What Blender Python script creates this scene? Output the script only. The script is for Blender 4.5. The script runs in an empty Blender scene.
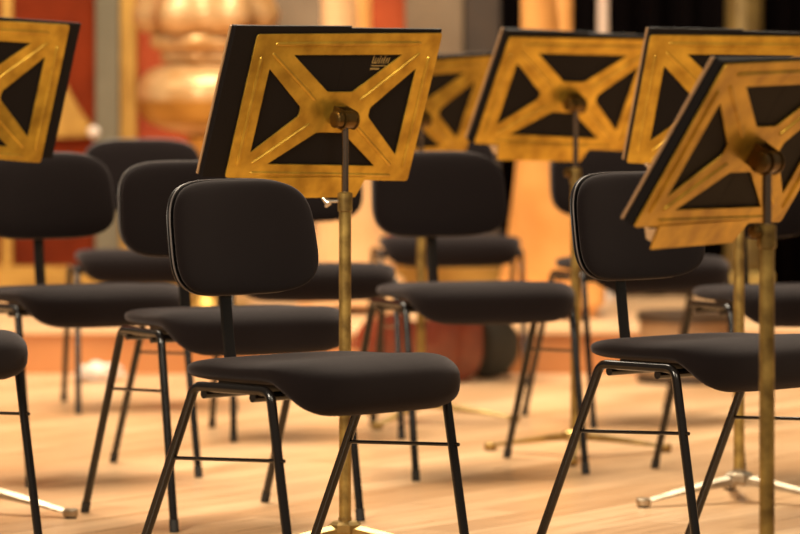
import bpy, bmesh, math, random
from mathutils import Vector, Matrix
random.seed(7)
S = bpy.context.scene
C = S.collection
PI = math.pi

# ------------------------------------------------------------------ camera
F_PX, Y_HOR, CAM_H = 4086.0, 72.4, 0.985
cam_d = bpy.data.cameras.new('camera'); cam = bpy.data.objects.new('camera', cam_d); C.objects.link(cam)
cam.location = (0, 0, CAM_H); cam.rotation_euler = (PI/2, 0, 0)
cam_d.sensor_width = 36; cam_d.lens = F_PX/800*36
cam_d.shift_y = -(267 - Y_HOR)/800
cam_d.clip_start = .1; cam_d.clip_end = 100
cam_d.dof.use_dof = True; cam_d.dof.focus_distance = 7.75; cam_d.dof.aperture_fstop = 4.3
S.camera = cam

def at(px, py, d):
    s = F_PX/d
    return Vector(((px-400)/s, d, CAM_H-(py-Y_HOR)/s))

# ------------------------------------------------------------------ materials
def mat(name, col, rough=.5, metal=0., sheen=0., bump=None, var=None, spec=None, coat=0., noise_scale=8., aniso=None):
    m = bpy.data.materials.new(name); m.use_nodes = True
    nt = m.node_tree; b = nt.nodes['Principled BSDF']
    b.inputs['Base Color'].default_value = (*col, 1)
    b.inputs['Roughness'].default_value = rough; b.inputs['Metallic'].default_value = metal
    if sheen:
        b.inputs['Sheen Weight'].default_value = sheen; b.inputs['Sheen Roughness'].default_value = .45
        b.inputs['Sheen Tint'].default_value = (.9, .78, .78, 1)
    if spec is not None: b.inputs['Specular IOR Level'].default_value = spec
    if coat: b.inputs['Coat Weight'].default_value = coat; b.inputs['Coat Roughness'].default_value = .15
    tc = nt.nodes.new('ShaderNodeTexCoord')
    if var:
        n = nt.nodes.new('ShaderNodeTexNoise'); n.inputs['Scale'].default_value = noise_scale; n.inputs['Detail'].default_value = 6
        nt.links.new(tc.outputs['Object'], n.inputs['Vector'])
        r = nt.nodes.new('ShaderNodeValToRGB'); r.color_ramp.elements[0].position = .32; r.color_ramp.elements[1].position = .68
        r.color_ramp.elements[0].color = (*var, 1); r.color_ramp.elements[1].color = (*col, 1)
        nt.links.new(n.outputs['Fac'], r.inputs['Fac']); nt.links.new(r.outputs['Color'], b.inputs['Base Color'])
    if bump:
        n2 = nt.nodes.new('ShaderNodeTexNoise'); n2.inputs['Scale'].default_value = bump[0]; n2.inputs['Detail'].default_value = 3
        nt.links.new(tc.outputs['Object'], n2.inputs['Vector'])
        bp = nt.nodes.new('ShaderNodeBump'); bp.inputs['Strength'].default_value = bump[1]; bp.inputs['Distance'].default_value = .001
        nt.links.new(n2.outputs['Fac'], bp.inputs['Height']); nt.links.new(bp.outputs['Normal'], b.inputs['Normal'])
    return m

M = {}
M['fabric'] = mat('dark_wool_fabric', (.0058, .0036, .0037), .95, sheen=.15, bump=(900, .5), spec=.12)
M['shell'] = mat('black_plastic', (.006, .005, .005), .42)
M['piping'] = mat('grey_piping', (.10, .085, .08), .4)
M['tube'] = mat('black_lacquered_steel', (.006, .0045, .004), .2)
M['rubber'] = mat('black_rubber', (.012, .011, .010), .7)
M['brass'] = mat('brass_lacquer_plate', (.70, .45, .060), .33, metal=.75, var=(.36, .205, .024), bump=(60, .3), noise_scale=17)
M['pole'] = mat('aged_brass_tube', (.50, .35, .10), .38, metal=.75, var=(.13, .08, .025), noise_scale=24)
M['rod'] = mat('dark_steel_rod', (.22, .17, .13), .2, metal=.95)
M['clamp'] = mat('dark_bronze', (.13, .075, .02), .3, metal=.85)
M['nut'] = mat('nickel', (.62, .55, .46), .25, metal=.9)
M['cast'] = mat('cast_aluminium', (.50, .42, .31), .36, metal=.8, var=(.28, .22, .15), noise_scale=18)
M['cast_gold'] = mat('cast_brass', (.46, .31, .10), .38, metal=.8, var=(.25, .16, .05), noise_scale=18)
M['folder'] = mat('black_folder_card', (.0055, .004, .0038), .6, bump=(300, .2), spec=.15)
M['pages'] = mat('tan_page_edges', (.36, .21, .10), .6)
M['gilt_text'] = mat('gilt_print', (.42, .27, .08), .5)
M['gold'] = mat('gilding', (.50, .28, .06), .36, metal=.7, var=(.30, .15, .028), noise_scale=6)
M['cream_gold'] = mat('pale_gilding', (.60, .38, .18), .30, metal=.30, var=(.46, .24, .075), noise_scale=11)
M['dark_red'] = mat('dark_red_marble', (.21, .028, .006), .8, var=(.085, .011, .003), noise_scale=3.5, spec=.08)
M['dark_gold'] = mat('aged_gilding', (.20, .13, .035), .45, metal=.5, var=(.10, .06, .015))
M['red'] = mat('red_marble', (.40, .070, .018), .75, var=(.20, .024, .008), noise_scale=3, spec=.2)
M['redbrown'] = mat('red_brown_lacquer', (.27, .055, .022), .22, var=(.17, .03, .014), coat=.6)
M['greygreen'] = mat('grey_green_marble', (.15, .125, .075), .5, var=(.11, .09, .05), noise_scale=5)
M['taupe'] = mat('taupe_stone', (.22, .15, .085), .55, var=(.15, .10, .055), noise_scale=4)
M['orange_wood'] = mat('orange_maple', (.80, .42, .13), .4, var=(.70, .32, .08), noise_scale=5)
M['pale_wood'] = mat('pale_spruce', (.90, .62, .34), .4, var=(.84, .52, .25), noise_scale=5)
M['black_cloth'] = mat('black_curtain_cloth', (.0030, .0022, .0022), 1., spec=0.)
M['dark_brown'] = mat('dark_brown_wood', (.055, .030, .014), .5, var=(.035, .02, .01))
M['white'] = mat('white_paint', (.75, .62, .52), .4)
M['olive'] = mat('dark_olive_case', (.030, .025, .014), .5)
M['string'] = mat('harp_string', (.5, .3, .12), .4)
M['tanwood'] = mat('tan_drum_shell', (.30, .17, .08), .4)

def wood(name, c1, c2, c3, length=.9, width=.075, rot=0., rough=.33, lo=(.74, .66, .58)):
    m = bpy.data.materials.new(name); m.use_nodes = True; nt = m.node_tree; N = nt.nodes; L = nt.links
    b = N['Principled BSDF']; b.inputs['Roughness'].default_value = rough
    tc = N.new('ShaderNodeTexCoord'); mp = N.new('ShaderNodeMapping'); mp.inputs['Rotation'].default_value = (0, 0, rot)
    L.new(tc.outputs['Object'], mp.inputs['Vector'])
    br = N.new('ShaderNodeTexBrick'); br.inputs['Scale'].default_value = 1
    br.inputs['Brick Width'].default_value = length; br.inputs['Row Height'].default_value = width
    br.inputs['Mortar Size'].default_value = .0012; br.inputs['Mortar Smooth'].default_value = .3
    br.offset = .37; br.squash = 1
    br.inputs['Color1'].default_value = (*c1, 1); br.inputs['Color2'].default_value = (*c2, 1); br.inputs['Mortar'].default_value = (*c3, 1)
    L.new(mp.outputs['Vector'], br.inputs['Vector'])
    mp2 = N.new('ShaderNodeMapping'); mp2.inputs['Scale'].default_value = (1.2, 26, 1)
    L.new(mp.outputs['Vector'], mp2.inputs['Vector'])
    n = N.new('ShaderNodeTexNoise'); n.inputs['Scale'].default_value = 1.6; n.inputs['Detail'].default_value = 7; n.inputs['Distortion'].default_value = .4
    L.new(mp2.outputs['Vector'], n.inputs['Vector'])
    mx = N.new('ShaderNodeMixRGB'); mx.blend_type = 'MULTIPLY'; mx.inputs['Fac'].default_value = .8
    r = N.new('ShaderNodeValToRGB'); r.color_ramp.elements[0].position = .3; r.color_ramp.elements[1].position = .7
    r.color_ramp.elements[0].color = (*lo, 1); r.color_ramp.elements[1].color = (1, 1, 1, 1)
    L.new(n.outputs['Fac'], r.inputs['Fac']); L.new(br.outputs['Color'], mx.inputs[1]); L.new(r.outputs['Color'], mx.inputs[2])
    L.new(mx.outputs['Color'], b.inputs['Base Color'])
    mr = N.new('ShaderNodeMapRange'); mr.inputs[3].default_value = rough-.08; mr.inputs[4].default_value = rough+.14
    L.new(n.outputs['Fac'], mr.inputs[0]); L.new(mr.outputs[0], b.inputs['Roughness'])
    return m
M['floor'] = wood('pale_parquet', (.84, .565, .325), (.58, .345, .17), (.28, .15, .06), rot=-.97, width=.11, length=1.1, rough=.28, lo=(.66, .56, .46))
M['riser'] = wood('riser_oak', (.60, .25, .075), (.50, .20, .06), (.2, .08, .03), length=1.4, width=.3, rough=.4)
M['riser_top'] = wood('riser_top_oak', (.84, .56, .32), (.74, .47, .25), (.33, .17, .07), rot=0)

# ------------------------------------------------------------------ helpers
def tag(o, label=None, cat=None, group=None, kind=None):
    if label: o['label'] = label
    if cat: o['category'] = cat
    if group: o['group'] = group
    if kind: o['kind'] = kind
    return o

def obj(name, bm, m, parent=None, smooth=True, angle=.7):
    me = bpy.data.meshes.new(name)
    bmesh.ops.recalc_face_normals(bm, faces=bm.faces)
    bm.to_mesh(me); bm.free()
    me.materials.append(m)
    if smooth:
        for p in me.polygons: p.use_smooth = True
        me.set_sharp_from_angle(angle=angle)
    o = bpy.data.objects.new(name, me); C.objects.link(o)
    if parent: o.parent = parent
    return o

def empty(name, loc=(0, 0, 0), rz=0.):
    o = bpy.data.objects.new(name, None); C.objects.link(o); o.location = loc; o.rotation_euler = (0, 0, rz)
    o.empty_display_size = .1
    return o

def box(bm, c, size, mtx=None, bevel=0.):
    r = bmesh.ops.create_cube(bm, size=1); vs = r['verts']
    for v in vs: v.co = Vector((v.co.x*size[0]+c[0], v.co.y*size[1]+c[1], v.co.z*size[2]+c[2]))
    if bevel:
        es = list({e for v in vs for e in v.link_edges})
        rr = bmesh.ops.bevel(bm, geom=es, offset=bevel, segments=2, affect='EDGES', profile=.5)
        vs = rr['verts']
    if mtx: bmesh.ops.transform(bm, matrix=mtx, verts=vs)
    return vs

def fillet(pts, rad, n=6):
    out = [Vector(pts[0])]
    for i in range(1, len(pts)-1):
        p, a, b = Vector(pts[i]), Vector(pts[i-1]), Vector(pts[i+1])
        da, db = (a-p), (b-p); r = min(rad, da.length*.45, db.length*.45)
        p0, p1 = p+da.normalized()*r, p+db.normalized()*r
        for k in range(n+1):
            t = k/n; out.append(p0*(1-t)**2+p*2*t*(1-t)+p1*t*t)
    out.append(Vector(pts[-1])); return out

def tube(bm, pts, r, n=14, caps=True, flat=None, radii=None):
    """swept tube; flat=(a,b) gives a rounded flat section with half sizes a (side), b (up)"""
    pts = [Vector(p) for p in pts]; rings = []
    prev = None
    for i, p in enumerate(pts):
        t = (pts[min(i+1, len(pts)-1)]-pts[max(i-1, 0)]).normalized()
        if prev is None:
            ref = Vector((0, 1, 0)) if abs(t.y) < .9 else Vector((1, 0, 0))
            s = (ref-t*ref.dot(t)).normalized()
        else: s = (prev-t*prev.dot(t)).normalized()
        prev = s; u = t.cross(s); ring = []
        for k in range(n):
            a = 2*PI*k/n
            if flat:
                ca, sa = math.cos(a), math.sin(a)
                x = flat[0]*math.copysign(abs(ca)**.35, ca); y = flat[1]*math.copysign(abs(sa)**.35, sa)
            else:
                rr = radii[i] if radii else r
                x, y = rr*math.cos(a), rr*math.sin(a)
            ring.append(bm.verts.new(p+s*x+u*y))
        rings.append(ring)
    for a, b in zip(rings, rings[1:]):
        for k in range(n): bm.faces.new((a[k], a[(k+1) % n], b[(k+1) % n], b[k]))
    if caps: bm.faces.new(rings[0][::-1]); bm.faces.new(rings[-1])

def lathe(bm, prof, n=40, org=(0, 0, 0), gad=0, amp=0.):
    rings = []
    for r, z in prof:
        ring = []
        for k in range(n):
            a = 2*PI*k/n; q = r*(1+amp*math.cos(gad*a)) if gad else r
            ring.append(bm.verts.new((org[0]+q*math.cos(a), org[1]+q*math.sin(a), org[2]+z)))
        rings.append(ring)
    for a, b in zip(rings, rings[1:]):
        for k in range(n): bm.faces.new((a[k], a[(k+1) % n], b[(k+1) % n], b[k]))
    bm.faces.new(rings[0][::-1]); bm.faces.new(rings[-1])

def prism(bm, poly, z0, z1, mtx=None):
    a = [bm.verts.new((x, y, z0)) for x, y in poly]; b = [bm.verts.new((x, y, z1)) for x, y in poly]
    n = len(poly); bm.faces.new(a[::-1]); bm.faces.new(b)
    for k in range(n): bm.faces.new((a[k], a[(k+1) % n], b[(k+1) % n], b[k]))
    if mtx: bmesh.ops.transform(bm, matrix=mtx, verts=a+b)

def copy_tree(o, parent=None):
    c = o.copy(); C.objects.link(c); c.parent = parent
    for ch in list(o.children): copy_tree(ch, c)
    return c

# ------------------------------------------------------------------ orchestra chair
# local axes: +X the way the sitter faces, +Y the sitter's left
def smooth01(t): t = max(0., min(1., t)); return t*t*(3-2*t)
def sgn(a, p): return math.copysign(abs(a)**p, a)

def seat_bm():
    bm = bmesh.new(); N = 72
    x0, x1, hw = -.188, .203, .224
    cx, hx = (x0+x1)/2, (x1-x0)/2
    def top(u, v): return .468 + .004*smooth01((u-.0)/.12) - .010*smooth01((u-.12)/.11) - .006*math.exp(-((u+.03)/.09)**2)*(1-(v/.24)**2) - .004*smooth01((-u-.06)/.1)
    def bot(u): return .4245 - 0.060*smooth01((u-.085)/.09)
    ss = [.0, .25, .5, .68, .8, .88, .93, .962, .982, .994, 1.0]
    def ring(s, up):
        h = (1-s**7.0)**(1/2.7) if s < 1 else 0
        out = []
        for k in range(N):
            a = 2*PI*k/N
            # widest at the front, a little narrower at the rear; full rounded corners
            x = cx + hx*s*sgn(math.cos(a), .42)
            w = hw*(.925+.075*smooth01((x-x0)/(x1-x0)*1.3))
            y = w*s*sgn(math.sin(a), .46)
            t, b = top(x, y), bot(x); mid = (t*.55+b*.45)
            z = mid+(t-mid)*h if up else mid-(mid-b)*h
            out.append(bm.verts.new((x, y, z)))
        return out
    rings = [ring(s, True) for s in ss[1:]]+[ring(s, False) for s in ss[1:-1][::-1]]
    for a, b in zip(rings, rings[1:]):
        for k in range(N): bm.faces.new((a[k], a[(k+1) % N], b[(k+1) % N], b[k]))
    bm.faces.new(rings[0]); bm.faces.new(rings[-1][::-1])
    return bm

BZ, BHW, BHH = .6785, .180, .106
def back_xyz(v, z, n):
    """point on the curved, reclined back surface; n = distance in front of it"""
    return Vector((-.228 + .65*v*v - .16*(z-BZ) + n, v, z))
def back_outline(s, k, N):
    a = 2*PI*k/N
    v = BHW*s*sgn(math.cos(a), .50); zz = BHH*s*sgn(math.sin(a), .56)
    v *= 1-.030*(zz/BHH)
    return v, BZ+zz
def back_bm(front, back, grow=0., bulge=5.):
    bm = bmesh.new(); N = 72; ss = [.3, .55, .75, .87, .93, .965, .985, .996, 1.]
    def ring(s, up):
        h = (1-s**bulge)**(1/2.2) if s < 1 else 0
        out = []
        for k in range(N):
            v, z = back_outline(s*(1+grow), k, N)
            m = (front+back)/2
            out.append(bm.verts.new(back_xyz(v, z, m+(front-m)*h if up else m-(m-back)*h)))
        return out
    rings = [ring(s, True) for s in ss]+[ring(s, False) for s in ss[:-1][::-1]]
    for a, b in zip(rings, rings[1:]):
        for k in range(N): bm.faces.new((a[k], a[(k+1) % N], b[(k+1) % N], b[k]))
    bm.faces.new(rings[0]); bm.faces.new(rings[-1][::-1])
    return bm

R_T = .0090
def make_chair():
    root = empty('orchestra_chair')
    obj('seat', seat_bm(), M['fabric'], root)
    bc = obj('backrest', back_bm(.034, .002), M['fabric'], root)
    bm = bmesh.new(); N = 72
    pts = [back_xyz(*back_outline(1.004, k, N), .006) for k in range(N)]; pts.append(pts[0].copy())
    tube(bm, pts, .0017, n=8, caps=False); bmesh.ops.remove_doubles(bm, verts=bm.verts, dist=.0004)
    tag(obj('piping', bm, M['piping'], bc), 'thin pale piping round the back cushion')
    obj('back_shell', back_bm(.003, -.009, .0, 9.), M['shell'], root)
    bm = bmesh.new()
    tube(bm, fillet([(-.249, 0, .72), (-.252, 0, .62), (-.240, 0, .50), (-.226, 0, .404), (-.06, 0, .398)], .06, 8), 0, n=20, flat=(.0135, .0035))
    obj('back_support', bm, M['tube'], root)
    for s in (-1, 1):
        for (top, foot, inner) in (((-.088, .2265*s, .42), (-.282, .2265*s, .004), (-.05, .226*s, .42)), ((.103, .2235*s, .42), (.177, .227*s, .004), (.055, .2240*s, .42))):
            bm = bmesh.new(); tube(bm, fillet([inner, top, foot], .032, 8), R_T)
            lg = obj('leg', bm, M['tube'], root)
            bm = bmesh.new(); d = (Vector(top)-Vector(foot)).normalized(); f = Vector(foot)
            tube(bm, [Vector((f.x, f.y, 0)), f+d*.022], R_T+.0012)
            obj('rubber_foot', bm, M['rubber'], lg)
        bm = bmesh.new(); tube(bm, [(-.051, .226*s, .42), (.056, .2240*s, .42)], R_T)
        obj('side_rail', bm, M['tube'], root)
        bm = bmesh.new()
        zr, zf = .286, .299
        xr = -.282+(.194)*zr/.42; xf = .177-.074*zf/.42
        tube(bm, [(xr-.008, .2265*s, zr), (xf+.016, .225*s, zf)], .0036, n=10)
        obj('stretcher', bm, M['tube'], root)
    for x in (-.066, .060):
        bm = bmesh.new(); tube(bm, [(x, -.226, .4065), (x, .226, .4065)], .0085)
        obj('cross_bar', bm, M['tube'], root)
    bm = bmesh.new(); box(bm, (.0, 0, .4185), (.22, .30, .014), bevel=.003)
    obj('seat_mount', bm, M['shell'], root)
    return root

chair = make_chair()
CH = [  # X, depth, facing, label
 (-.149, 7.467, 43.9, 'sharp black upholstered chair nearest the camera, in front of the tall brass music stand'),
 (-.371, 9.016, 60.9, 'black upholstered chair directly behind the nearest chair, left of the brass stand pole'),
 (.177, 10.095, 66.6, 'black upholstered chair in the centre, between the two middle brass music stands'),
 (.613, 8.015, 46.0, 'black upholstered chair at front right, just behind the nearest stand pole'),
 (-.775, 9.972, 59.2, 'black upholstered chair under the music stand at the left edge'),
 (-1.004, 8.15, 45.0, 'black chair cut by the left edge, only its seat tip and a leg showing'),
 (-.735, 12.0, 80.0, 'blurred black chair at far left, against the red wall and grey pilaster'),
 (-.250, 11.1, 80.0, 'blurred black chair mostly hidden behind the tall brass stand and nearest chair'),
 (.675, 11.55, 67.0, 'blurred black chair half hidden behind the front right chair'),
 (.955, 10.0, 66.0, 'black chair at the right edge, behind the pair of right-hand stands'),
 (.150, 13.0, 84.0, 'farthest black chair, only its greyish seat showing behind the central chair'),
]
for i, (X, d, th, lab) in enumerate(CH):
    o = chair if i == 0 else copy_tree(chair)
    o.location = (X, d, 0); o.rotation_euler = (0, 0, -math.radians(th))
    tag(o, lab, 'chair', 'orchestra chairs on the stage')

# ------------------------------------------------------------------ music stands
W, L = .485, .314
def plate_mesh():
    cu = bpy.data.curves.new('tmp', 'CURVE'); cu.dimensions = '2D'; cu.fill_mode = 'BOTH'; cu.extrude = .0008; cu.bevel_depth = .0009; cu.bevel_resolution = 1
    def P(u, v): return ((u-.5)*W, (.5-v)*L*(.97+.07*u))
    loops = [[P(0, 0), P(1, 0), P(1, 1), P(0, 1)],
             [P(.21, .14), P(.81, .14), P(.578, .40), P(.442, .40)],
             [P(.100, .23), P(.318, .505), P(.318, .565), P(.100, .83)],
             [P(.900, .23), P(.900, .83), P(.692, .565), P(.692, .505)],
             [P(.20, .905), P(.432, .675), P(.578, .675), P(.80, .905)]]
    for li, lp in enumerate(loops):
        pts = []
        n = len(lp); r = .007 if li == 0 else .006
        for i in range(n):
            p, a, b = Vector(lp[i]), Vector(lp[i-1]), Vector(lp[(i+1) % n])
            da, db = a-p, b-p; p0 = p+da.normalized()*r; p1 = p+db.normalized()*r
            for k in range(5):
                t = k/4; pts.append(p0*(1-t)**2+p*2*t*(1-t)+p1*t*t)
        sp = cu.splines.new('POLY'); sp.points.add(len(pts)-1); sp.use_cyclic_u = True
        for q, p in zip(sp.points, pts): q.co = (p.x, p.y, 0, 1)
    ob = bpy.data.objects.new('tmp', cu); C.objects.link(ob)
    bpy.context.view_layer.update()
    me = bpy.data.meshes.new_from_object(ob.evaluated_get(bpy.context.evaluated_depsgraph_get()))
    bpy.data.objects.remove(ob); bpy.data.curves.remove(cu)
    bm = bmesh.new(); bm.from_mesh(me); bpy.data.meshes.remove(me)
    def rib(u0, v0, u1, v1, r=.0048):
        a, b = Vector((*P(u0, v0), .0008)), Vector((*P(u1, v1), .0008)); n = 14
        pts = [a.lerp(b, k/n) for k in range(n+1)]
        ln = (b-a).length
        rad = [r*max(.05, min(1, math.sqrt(max(0, 1-(1-min(k/n*ln, (1-k/n)*ln, .008)/.008)**2)))) for k in range(n+1)]
        pts = [a+(b-a)*t for t in ([0, .01, .025]+[k/11 for k in range(1, 11)]+[.975, .99, 1])]
        rad = [r*q for q in ([.1, .6, .9]+[1]*10+[.9, .6, .1])]
        tube(bm, pts, r, n=10, radii=rad)
    rib(.10, .065, .90, .065); rib(.045, .15, .045, .92); rib(.955, .15, .955, .92); rib(.12, .965, .90, .965, .004)
    rib(.10, .13, .385, .455, .004); rib(.90, .13, .625, .455, .004); rib(.12, .90, .385, .615, .004); rib(.885, .90, .625, .615, .004)
    return bm

def desk_matrix(psi, tau, rho):
    p, t, r = map(math.radians, (psi, tau, rho))
    h = Vector((math.cos(p), math.sin(p), 0)); w = Vector((math.sin(p)*math.sin(t), -math.cos(p)*math.sin(t), math.cos(t)))
    h2 = h*math.cos(r)+w*math.sin(r); w2 = -h*math.sin(r)+w*math.cos(r); n = h2.cross(w2)
    return Matrix((h2, w2, n)).transposed().to_4x4()

PLATE = None; shared = {}
def base_meshes(parent, rot, m):
    bm = bmesh.new()
    prof = [(.030, .040), (.034, .048), (.034, .062), (.026, .068), (.0145, .070), (.0145, .076)]
    lathe(bm, prof, n=8)
    hub = obj('hub', bm, m, parent, smooth=False); hub.rotation_euler = (0, 0, rot)
    for k in range(3):
        bm = bmesh.new()
        # cast arm: ridge-backed, arches down from the hub to a small pad
        N = 10; rings = []
        for i in range(N+1):
            t = i/N; r = .022+.238*t
            zt = .062-.044*t**1.15; th = .022*(1-t)+.008*t
            wd = .017*(1-t)+.011*t
            rings.append([bm.verts.new((r, y, z)) for y, z in ((-wd, zt-th), (-wd, zt-.006), (0, zt), (wd, zt-.006), (wd, zt-th))])
        for a, b in zip(rings, rings[1:]):
            for j in range(5): bm.faces.new((a[j], a[(j+1) % 5], b[(j+1) % 5], b[j]))
        bm.faces.new(rings[0][::-1]); bm.faces.new(rings[-1])
        lathe(bm, [(.016, .004), (.017, .006), (.017, .018), (.014, .021)], n=20, org=(.262, 0, 0))
        a = obj('base_arm', bm, m, parent, angle=.5); a.rotation_euler = (0, 0, rot+k*2*PI/3)
        bm = bmesh.new(); lathe(bm, [(.013, 0), (.013, .0045)], n=16, org=(.262, 0, 0))
        obj('glide', bm, M['rubber'], a)

def stand(X, d, z, psi, tau, rho, rot, label, castm, screw='wing', folder=None, fold_label=None):
    """X,d,z = centre of the desk plate"""
    R = desk_matrix(psi, tau, rho); n = R.to_3x3() @ Vector((0, 0, 1)); wv = R.to_3x3() @ Vector((0, 1, 0)); hv = R.to_3x3() @ Vector((1, 0, 0))
    c = Vector((X, d, z)); piv = c - wv*(.055*L) + hv*(.02*W) + n*.030
    base = Vector((piv.x, piv.y, 0))
    root = empty('music_stand', base)
    tag(root, label, 'music stand', 'brass music stands on the stage')
    base_meshes(root, rot, castm)
    bm = bmesh.new(); tube(bm, [(0, 0, .066), (0, 0, .735)], .0125, n=20)
    pl = obj('pole', bm, M['pole'], root)
    bm = bmesh.new(); lathe(bm, [(.0125, .70), (.0155, .702), (.0155, .738), (.0085, .741)], n=24)
    col = obj('collar', bm, M['pole'], root)
    bm = bmesh.new()
    if screw == 'wing':
        tube(bm, [(-.014, -.004, .722), (-.034, -.006, .722)], .0035, n=10)
        tube(bm, [(-.030, -.006, .722), (-.036, -.006, .719), (-.046, -.006, .729)], .004, n=10, radii=[.006, .0075, .003])
        tube(bm, [(-.030, -.006, .720), (-.036, -.006, .718), (-.040, -.006, .710)], .004, n=10, radii=[.006, .0075, .003])
        tag(obj('wing_screw', bm, M['nut'], col), 'bright nickel wing screw')
    else:
        tube(bm, [(-.012, -.006, .728), (-.016, -.010, .728), (-.017, -.011, .728), (-.024, -.016, .728), (-.026, -.018, .728)], .01, n=20, radii=[.005, .005, .0115, .0115, .008])
        obj('round_screw', bm, M['clamp'], col)
    bm = bmesh.new(); tube(bm, [(0, 0, .70), (0, 0, piv.z-.012)], .0075, n=18)
    obj('upper_rod', bm, M['rod'], root)
    # tilt joint
    J = Matrix.Translation(piv-base) @ R
    bm = bmesh.new()
    tube(bm, [(-.006, 0, 0), (.018, 0, 0)], .0185, n=28)
    jd = obj('tilt_joint', bm, M['clamp'], root); jd.matrix_basis = J
    bm = bmesh.new()
    for x in (-.0105, .0205):
        vs = [(0.0, -.030)]
        poly = [(-.020, -.029)]+[(.020*math.sin(-PI/2+PI*k/12), .004+.017*math.cos(-PI/2+PI*k/12)) for k in range(13)]+[(.020, -.029)]
        Mx = Matrix.Translation((x-.0015, 0, 0)) @ Matrix(((0, 0, 1, 0), (1, 0, 0, 0), (0, 1, 0, 0), (0, 0, 0, 1)))
        prism(bm, poly, 0, .003, Mx)
    box(bm, (.005, 0, -.0275), (.036, .036, .003))
    br = obj('bracket', bm, M['clamp'], root, smooth=False); br.matrix_basis = J
    bm = bmesh.new(); tube(bm, [(-.013, 0, 0), (-.015, 0, 0), (-.027, 0, 0), (-.030, 0, 0)], .0, n=28, radii=[.010, .0175, .0175, .013])
    kn = obj('knob', bm, M['clamp'], root); kn.matrix_basis = J
    # desk
    Dm = Matrix.Translation(c-base) @ R
    if 'plate' not in shared:
        p0 = obj('desk_plate', plate_mesh(), M['brass'], root, angle=.5); shared['plate'] = p0.data
        bm = bmesh.new(); T = .0012
        a, b, hgt = -.345*W, .262*W, .041
        prism(bm, [(a, -L/2+.004), (a+.012, -L/2-hgt), (b-.018, -L/2-hgt), (b, -L/2+.004)], .0018, .0038)
        lp = obj('lip_flap', bm, M['brass'], root, smooth=False); shared['flap'] = lp.data
        bm = bmesh.new(); box(bm, (-.01, -L/2+.002, -.024), (W*.62, .002, .046))
        box(bm, (-.01, -L/2+.008, -.047), (W*.62, .014, .002))
        sh = obj('ledge', bm, M['brass'], root, smooth=False); shared['ledge'] = sh.data
        bm = bmesh.new(); prism(bm, [(-.395*W, -L/2-.001), (-.335*W, -L/2-.028), (-.29*W, -L/2-.028), (-.29*W, -L/2-.001)], -.010, .0012)
        we = obj('end_bracket', bm, M['nut'], root, smooth=False); shared['wedge'] = we.data
        parts = [p0, lp, sh, we]
    else:
        parts = []
        for nm, key in (('desk_plate', 'plate'), ('lip_flap', 'flap'), ('ledge', 'ledge'), ('end_bracket', 'wedge')):
            o = bpy.data.objects.new(nm, shared[key]); C.objects.link(o); o.parent = root; parts.append(o)
    for o in parts: o.matrix_basis = Dm
    tag(parts[3], 'pale nickel end bracket')
    # folder of music standing on the ledge (a thing of its own)
    l, r_, up, t = folder
    fr = empty('music_folder', (0, 0, 0)); fr.matrix_basis = Matrix.Translation(c) @ R @ Matrix.Translation((0, -L/2+.004, 0))
    tag(fr, fold_label, 'folder', 'music folders on the stands')
    y1 = L+up
    bm = bmesh.new(); prism(bm, [(-W/2-l, 0), (.0, 0), (.0, y1+.004), (-W/2-l, y1)], -.007, -.003)
    obj('cover', bm, M['folder'], fr, smooth=False)
    bm = bmesh.new(); prism(bm, [(.001, 0), (W/2+r_, 0), (W/2+r_, y1+.002), (.001, y1+.000)], -.0075, -.003)
    cv = obj('cover', bm, M['folder'], fr, smooth=False)
    bm = bmesh.new(); tube(bm, [(.0, .001, -.006), (.0, y1, -.006)], .0035, n=10)
    obj('spine', bm, M['folder'], fr)
    bm = bmesh.new(); prism(bm, [(-W/2-l+.002, .001), (W/2+r_-.004, .001), (W/2+r_-.004, y1-.006), (-W/2-l+.002, y1-.003)], -.0075-t, -.0076)
    obj('music_block', bm, M['folder'], fr, smooth=False)
    bm = bmesh.new(); prism(bm, [(-W/2-l-.001, .001), (W/2+r_-.004, .001), (W/2+r_-.004, y1-.008), (-W/2-l-.001, y1-.006)], -.0075-t-t*.35, -.0076-t)
    tag(obj('pages', bm, M['pages'], fr, smooth=False), 'tan page edges at the side of the folder')
    return root, fr, cv, y1

stand_specs = [
 (-.134, 8.36, .915, 40.2, 19.6, -.6, math.radians(-28), 'tall sharp brass music stand behind the nearest chair, X-braced desk', 'cast_gold', (.056, 0, .008, .012), 'black music folder on the sharp brass stand, gilt stamp top right'),
 (.433, 10.5, .932, 33.3, 28.0, -2.0, math.radians(-95), 'slightly blurred brass music stand at upper centre right, thin pole beside the rear chair', 'cast_gold', (.012, 0, .010, .014), 'black music folder on the upper centre right brass stand'),
 (.574, 6.6, .871, 56.0, 33.0, .4, math.radians(-30), 'nearest brass music stand at right with dark bronze pole and steeply turned desk', 'cast', (.006, 0, -.004, .013), 'black music folder with thick tan page edge on the nearest right stand'),
 (.760, 9.4, .918, 26.0, 17.9, -1.6, math.radians(-30), 'brass music stand at right edge with silvery cast base, behind the nearest stand', 'cast', (.0, 0, .008, .012), 'black music folder on the stand with the silvery base at the right edge'),
 (-.972, 9.18, .950, 40.0, 15.6, -3.5, math.radians(-32), 'brass music stand cut by the left edge, with silvery base arm on the floor', 'cast', (.0, .034, .006, .010), 'black music folder on the stand cut by the left edge'),
 (.040, 11.5, .880, 40.0, 30.0, 3.0, math.radians(2), 'most blurred brass music stand, its desk half hidden behind the tall sharp one', 'cast_gold', (.0, .0, .010, .012), 'black music folder on the most blurred half hidden stand'),
]
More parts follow.
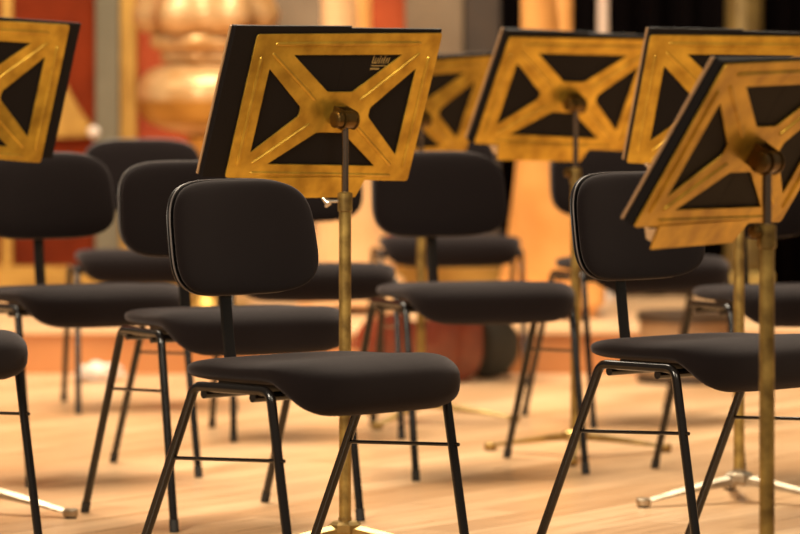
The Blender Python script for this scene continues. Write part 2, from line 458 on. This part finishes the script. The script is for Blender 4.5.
for i, a in enumerate(stand_specs):
    root, fr, cv, y1 = stand(*a[:8], M[a[8]], screw='round' if i in (1, 2) else 'wing', folder=a[9], fold_label=a[10])
    if i == 0:   # worn gilt stamp
        bm = bmesh.new(); x0, yb = .074, y1-.014-.075
        rnd = random.Random(3)
        for k in range(8):
            x = x0+.006*k; hgt = .017 if k in (0, 3, 5) else .012
            prism(bm, [(x, yb+.014), (x+.0016, yb+.014), (x+.0040, yb+.014+hgt), (x+.0024, yb+.014+hgt)], -.0030, -.0026)
        prism(bm, [(x0, yb+.014), (x0+.012, yb+.014), (x0+.012, yb+.0155), (x0, yb+.0155)], -.0030, -.0026)
        prism(bm, [(x0, yb+.008), (x0+.040, yb+.008), (x0+.040, yb+.0095), (x0, yb+.0095)], -.0030, -.0026)
        for k in range(7):
            x = x0+.0035*k; prism(bm, [(x, yb), (x+.002, yb), (x+.002, yb+.004), (x, yb+.004)], -.0030, -.0026)
        tag(obj('stamp', bm, M['gilt_text'], cv, smooth=False), 'worn gilt stamp')

# ------------------------------------------------------------------ setting
def slab(name, x0, x1, y0, y1, z0, z1, m, bevel=0.):
    bm = bmesh.new(); box(bm, ((x0+x1)/2, (y0+y1)/2, (z0+z1)/2), (x1-x0, y1-y0, z1-z0), bevel=bevel)
    o = obj(name, bm, m, smooth=False); tag(o, kind='structure'); return o
slab('floor', -6, 6, -1, 16.2, -.1, 0, M['floor'])
RY, RZ = 13.35, .15
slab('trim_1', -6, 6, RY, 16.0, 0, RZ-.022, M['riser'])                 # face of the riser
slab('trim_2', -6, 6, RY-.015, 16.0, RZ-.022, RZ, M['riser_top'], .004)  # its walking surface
WY = 15.6
slab('wall_back', -6, 6, WY, WY+.2, 0, 4.5, M['red'])
def pil(i, xa, xb, m, dep=.08, d=WY): 
    A, B = at(xa, 0, d).x, at(xb, 0, d).x
    o = slab('trim_%d' % i, A, B, WY-dep, WY, RZ, 4.4, m, .006); return o
pil(3, 97, 121, M['greygreen'], .10)
pil(4, 120, 138, M['gold'], .06)
pil(5, 236, 256, M['gold'], .03)
pil(6, 257, 330, M['taupe'], .12)
pil(7, 405, 463, M['taupe'], .10)
pil(8, 463, 503, M['dark_brown'], .07)
pil(9, 2, 14, M['gold'], .05)
pil(11, -60, 97, M['dark_red'], .02)
pil(10, 330, 342, M['dark_brown'], .04)
slab('baseboard_back', -6, at(503, 0, WY).x, WY-.14, WY-.0, RZ, RZ+.10, M['gold'])

# black stage curtain closing the right half
bm = bmesh.new(); x0, x1 = at(500, 0, 15.3).x, 4.2; N = 320; rows = []
for z in (RZ+.01, 1.2, 2.4, 3.6):
    rows.append([bm.verts.new((x0+(x1-x0)*k/N, 15.25+.035*math.sin(k*.62)+.02*math.sin(k*.23+1), z)) for k in range(N+1)])
for a, b in zip(rows, rows[1:]):
    for k in range(N): bm.faces.new((a[k], a[k+1], b[k+1], b[k]))
o = obj('stage_curtain', bm, M['black_cloth']); sm = o.modifiers.new('thickness', 'SOLIDIFY'); sm.thickness = .008
tag(o, 'black stage curtain hanging behind the right half of the stage', 'curtain')

# gilded lobed urn in front of the red wall
u = at(206, 0, 14.6); s = F_PX/14.6
def zz(py): return CAM_H-(py-Y_HOR)/s
root = empty('gilded_urn', (u.x, 14.6, RZ)); tag(root, 'large gilded lobed urn standing before the red wall, upper left', 'urn')
def lob(name, prof, m, gad=0, amp=0., n=96):
    bm = bmesh.new(); lathe(bm, [(max(r/s, .002), zz(py)-RZ) for r, py in prof], n=n, gad=gad, amp=amp); return obj(name, bm, m, root, angle=1.2)
lob('bowl', [(14, 136), (30, 133), (50, 126), (63, 114), (69, 100), (69, 90), (66, 80), (58, 71), (44, 65), (30, 62)], M['cream_gold'])
lob('collar', [(30, 64), (44, 62), (47, 57), (44, 52), (54, 48), (57, 42), (54, 36), (50, 33)], M['cream_gold'], 7, .05)
lob('crown', [(48, 35), (60, 31), (66, 22), (67, 12), (64, 4), (62, 0), (61, -5), (58, -10), (48, -15), (30, -22), (34, -34), (20, -44)], M['cream_gold'], 6, .10)
lob('stem', [(30, 318), (30, 312), (24, 306), (12, 290), (9, 240), (13, 200), (9, 170), (12, 150), (20, 138), (14, 134)], M['gold'])
bm = bmesh.new(); box(bm, (0, 0, (zz(316)-RZ)/2), (.30, .30, zz(316)-RZ), bevel=.006)
obj('plinth', bm, M['gold'], root, smooth=False)
# rim of gilding round the bowl
lob('rim', [(55, 124), (59, 122), (66, 113), (70.5, 101), (67, 101), (60, 116), (52, 124)], M['gold'])

# gilded wall ornament on the red panel, far left
d = WY-.05; pts = [(60, 74), (66, 84), (74, 100), (84, 116), (96, 130), (98, 137), (60, 138), (30, 137), (22, 133), (40, 124), (52, 108), (56, 90)]
bm = bmesh.new()
poly = [(at(x, y, d).x, at(x, y, d).z) for x, y in pts]
prism(bm, poly[::-1], 0, .07, Matrix(((1, 0, 0, 0), (0, 0, -1, WY), (0, 1, 0, 0), (0, 0, 0, 1))))
bmesh.ops.bevel(bm, geom=list(bm.edges), offset=.012, segments=2, affect='EDGES')
root = empty('wall_ornament', (0, 0, 0)); tag(root, 'gilded flared relief fixed on the red wall at far left', 'ornament')
obj('relief', bm, M['gold'], root)
bm = bmesh.new(); k = at(94, 132, WY-.09); bmesh.ops.create_uvsphere(bm, u_segments=24, v_segments=16, radius=.024, matrix=Matrix.Translation(k)); 
tag(obj('finial', bm, M['white'], root), 'small white finial')

# ------------------------------------------------------------------ harps
def harp(colx, d, phi, sbw, wood_m, box_m, base_m, label):
    """column at image column colx; local +X runs from the player's shoulder to the column"""
    X = (colx-400)/(F_PX/d)
    root = empty('concert_harp', (X, d, RZ), PI/2-math.radians(phi)); tag(root, label, 'harp')
    bm = bmesh.new()
    lathe(bm, [(.058, .10), (.062, .13), (.048, .17), (.044, .20), (.041, .9), (.040, 1.55), (.050, 1.60), (.056, 1.66), (.050, 1.72), (.060, 1.76), (.045, 1.80)], n=28, gad=0)
    obj('column', bm, wood_m, root)
    bm = bmesh.new()
    prism(bm, [(.09, -.10), (.11, 0), (.09, .10), (-.10, .17), (-.34, .19), (-.40, .12), (-.42, 0), (-.40, -.12), (-.34, -.19), (-.10, -.17)], .03, .12)
    bmesh.ops.bevel(bm, geom=list(bm.edges), offset=.012, segments=2, affect='EDGES')
    b = obj('base', bm, base_m, root)
    for x, y in ((.05, .07), (.05, -.07), (-.33, .14), (-.33, -.14)):
        bm = bmesh.new(); lathe(bm, [(.022, 0), (.03, .008), (.026, .022), (.018, .034)], n=16, org=(x, y, 0)); obj('foot', bm, base_m, b)
    # soundbox: tapered half-round shell leaning back
    bm = bmesh.new(); N = 14; rings = []
    for i in range(N+1):
        t = i/N; hw = .055+(sbw-.055)*(1-t)**2.6; dp = (.19*(1-t)+.10*t)
        o = Vector((-.18-.50*t, 0, .12+1.33*t)); ax = Vector((-.50, 0, 1.33)).normalized(); back = Vector((-ax.z, 0, ax.x))
        rings.append([bm.verts.new(o+back*(dp*math.sin(PI*k/16)**.8)+Vector((0, hw*math.cos(PI*k/16), 0))) for k in range(17)])
    for a, c in zip(rings, rings[1:]):
        for k in range(16): bm.faces.new((a[k], a[k+1], c[k+1], c[k]))
        bm.faces.new((a[16], a[0], c[0], c[16]))
    bm.faces.new(rings[0][::-1]); bm.faces.new(rings[-1])
    obj('soundbox', bm, box_m, root)
    bm = bmesh.new()
    tube(bm, fillet([(-.68, 0, 1.44), (-.70, 0, 1.56), (-.56, 0, 1.60), (-.38, 0, 1.47), (-.18, 0, 1.50), (.0, 0, 1.74)], .14, 8), .03, n=12, flat=(.022, .05))
    obj('neck', bm, wood_m, root)
    for k in range(22):
        t = .06+.9*k/21
        bm = bmesh.new(); a = Vector((-.18-.50*t+.004, 0, .12+1.33*t)); zt = 1.50 if a.x > -.6 else 1.55
        tube(bm, [a, (a.x+.03, 0, max(zt-.02, a.z+.05))], .0012, n=5); obj('string', bm, M['string'], root)
    return root
harp(561, 14.25, 10, .19, M['orange_wood'], M['orange_wood'], M['orange_wood'], 'blurred golden maple harp standing between the central and right-hand chairs')
harp(360, 14.45, 7, .155, M['orange_wood'], M['pale_wood'], M['pale_wood'], 'blurred pale wooden harp standing behind the tall brass stand pole')

# cello lying on its side on the floor
def cello(loc, rz, label):
    root = empty('viola', loc, rz); root.scale = (.57, .57, .57); tag(root, label, 'viola')
    half = [(0, -.375), (.10, -.368), (.18, -.325), (.218, -.25), (.215, -.17), (.17, -.10), (.128, -.05), (.116, .0), (.125, .06), (.165, .105), (.172, .16), (.155, .24), (.11, .315), (.05, .352), (0, .36)]
    pts = [Vector(p) for p in half]; sm = []
    for i in range(len(pts)-1):
        p0, p1, p2, p3 = pts[max(i-1, 0)], pts[i], pts[i+1], pts[min(i+2, len(pts)-1)]
        for k in range(5):
            t = k/5; sm.append(.5*((2*p1)+(p2-p0)*t+(2*p0-5*p1+4*p2-p3)*t*t+(3*p1-3*p2+p3-p0)*t**3))
    sm.append(pts[-1])
    out = [(p.x, p.y) for p in sm]+[(-p.x, p.y) for p in sm[-2:0:-1]]
    # body: local X = length, Z = across (lying on one side), Y = thickness
    def ring(bm, s, y): return [bm.verts.new((b*s, y, .222+a*s)) for a, b in out]
    bm = bmesh.new(); rs = [ring(bm, .3, -.078), ring(bm, .8, -.068), ring(bm, .97, -.058), ring(bm, 1, -.055), ring(bm, 1, .055), ring(bm, .97, .058), ring(bm, .8, .068), ring(bm, .3, .078)]
    n = len(out)
    for a, b in zip(rs, rs[1:]):
        for k in range(n): bm.faces.new((a[k], a[(k+1) % n], b[(k+1) % n], b[k]))
    bm.faces.new(rs[0][::-1]); bm.faces.new(rs[-1])
    obj('body', bm, M['redbrown'], root)
    bm = bmesh.new(); tube(bm, [(.33, -.03, .222), (.62, -.045, .222)], 0, n=12, flat=(.018, .016)); nk = obj('neck', bm, M['redbrown'], root)
    bm = bmesh.new(); tube(bm, [(.62, -.045, .222), (.70, -.04, .222), (.75, -.03, .222), (.775, -.045, .222)], .018, n=12, radii=[.02, .018, .014, .024]); obj('scroll', bm, M['redbrown'], nk)
    bm = bmesh.new(); tube(bm, [(.02, -.098, .222), (.60, -.068, .222)], 0, n=12, flat=(.022, .006)); obj('fingerboard', bm, M['shell'], root)
    bm = bmesh.new(); box(bm, (-.06, -.090, .222), (.012, .05, .09), bevel=.002); obj('bridge', bm, M['pale_wood'], root)
    bm = bmesh.new(); prism(bm, [(-.34, .20), (-.12, .19), (-.12, .255), (-.34, .235)], .088, .096, Matrix(((1, 0, 0, 0), (0, 0, -1, 0), (0, 1, 0, 0), (0, 0, 0, 1)))); obj('tailpiece', bm, M['shell'], root)
    return root
p = at(418, 0, 13.05); cello((p.x, 12.98, .0), PI+.42, 'red-brown lacquered viola lying on its side on the floor behind the central chair')

# round dark case on edge, tan drum, white post, gilded column, baluster, white lump
bm = bmesh.new(); prof = [(.001, -.05), (.085, -.05), (.10, -.044), (.104, -.03), (.104, .03), (.10, .044), (.085, .05), (.001, .05)]
lathe(bm, prof, n=48); bmesh.ops.transform(bm, matrix=Matrix.Rotation(PI/2, 4, 'X'), verts=bm.verts)
p = at(488, 0, 13.1); o = obj('round_case', bm, M['olive']); o.location = (p.x, 13.19, .104)
tag(o, 'small round dark olive case on edge beside the red-brown viola', 'case')
p = at(684, 0, 13.1); root = empty('side_drum', (p.x, 13.0, 0)); tag(root, 'tan wooden drum on the floor behind the front right chair', 'drum')
bm = bmesh.new(); lathe(bm, [(.15, .015), (.15, .21)], n=48); obj('shell', bm, M['tanwood'], root)
for z0 in (.0, .195):
    bm = bmesh.new(); lathe(bm, [(.15, z0), (.157, z0+.002), (.157, z0+.028), (.15, z0+.03)], n=48); obj('hoop', bm, M['dark_brown'], root)
bm = bmesh.new(); lathe(bm, [(.148, .205), (.148, .212)], n=48); obj('drumhead', bm, M['white'], root)
bm = bmesh.new(); lathe(bm, [(.05, 0), (.05, .02), (.022, .03), (.020, 1.9), (.03, 1.92)], n=24)
p = at(603, 0, 14.9); o = obj('white_post', bm, M['white']); o.location = (p.x, 14.9, RZ); tag(o, 'thin white post before the black curtain, right of the golden harp', 'post')
root = empty('gilded_column', (at(744, 0, 14.9).x, 14.9, RZ)); tag(root, 'gilded column before the black curtain at upper right', 'column')
bm = bmesh.new(); lathe(bm, [(.072, .10), (.085, .14), (.068, .18), (.064, 2.2), (.08, 2.3)], n=48, gad=12, amp=.03); obj('shaft', bm, M['dark_gold'], root)
bm = bmesh.new(); box(bm, (0, 0, .055), (.2, .2, .11), bevel=.008); obj('plinth', bm, M['pole'], root, smooth=False)
# small bumpy white lump at the foot of the riser
bm = bmesh.new(); bmesh.ops.create_icosphere(bm, subdivisions=4, radius=1)
rnd = random.Random(5)
for v in bm.verts:
    c = v.co; k = 1+.18*math.sin(5*c.x+2)*math.cos(7*c.y)+.12*math.sin(9*c.z+4*c.x)
    v.co = Vector((c.x*.075*k, c.y*.05*k, max(0, .026+c.z*.03*k)))
p = at(98, 0, 13.0); o = obj('white_lump', bm, M['white']); o.location = (p.x, 13.05, 0); tag(o, 'small bumpy white lump on the floor at left, before the riser', 'cloth')

# ------------------------------------------------------------------ light
def area(name, loc, target, size, power, col, sy=None, spread=180):
    l = bpy.data.lights.new(name, 'AREA'); l.energy = power; l.color = col; l.shape = 'RECTANGLE'; l.size = size; l.size_y = sy or size; l.spread = math.radians(spread)
    o = bpy.data.objects.new(name, l); C.objects.link(o); o.location = loc
    o.rotation_euler = (Vector(target)-Vector(loc)).to_track_quat('-Z', 'Y').to_euler(); return o
WARM = (1.0, .86, .66)
area('ceiling_lamp_stage', (-.5, 11.5, 5.2), (-.2, 11.0, 0), 3.0, 660, WARM)
area('ceiling_lamp_rear', (1.5, 14.0, 4.4), (0, 12.0, 0), 1.6, 80, WARM)
area('ceiling_lamp_left', (-4.0, 12.5, 3.6), (-.8, 14.5, .8), 1.4, 35, WARM)
area('hall_lamp_left', (-2.6, 2.5, 4.2), (-.3, 10.2, .7), 1.6, 78, WARM, spread=62)
area('hall_lamp_right', (3.0, 2.5, 4.2), (.2, 10.2, .7), 1.4, 24, WARM, spread=62)
w = bpy.data.worlds.new('hall'); S.world = w; w.use_nodes = True
w.node_tree.nodes['Background'].inputs['Color'].default_value = (1.0, .80, .58, 1); w.node_tree.nodes['Background'].inputs['Strength'].default_value = .20

vs = S.view_settings; vs.view_transform = 'Standard'; vs.look = 'None'; vs.exposure = 0.0; vs.gamma = 1.0; vs.use_curve_mapping = False
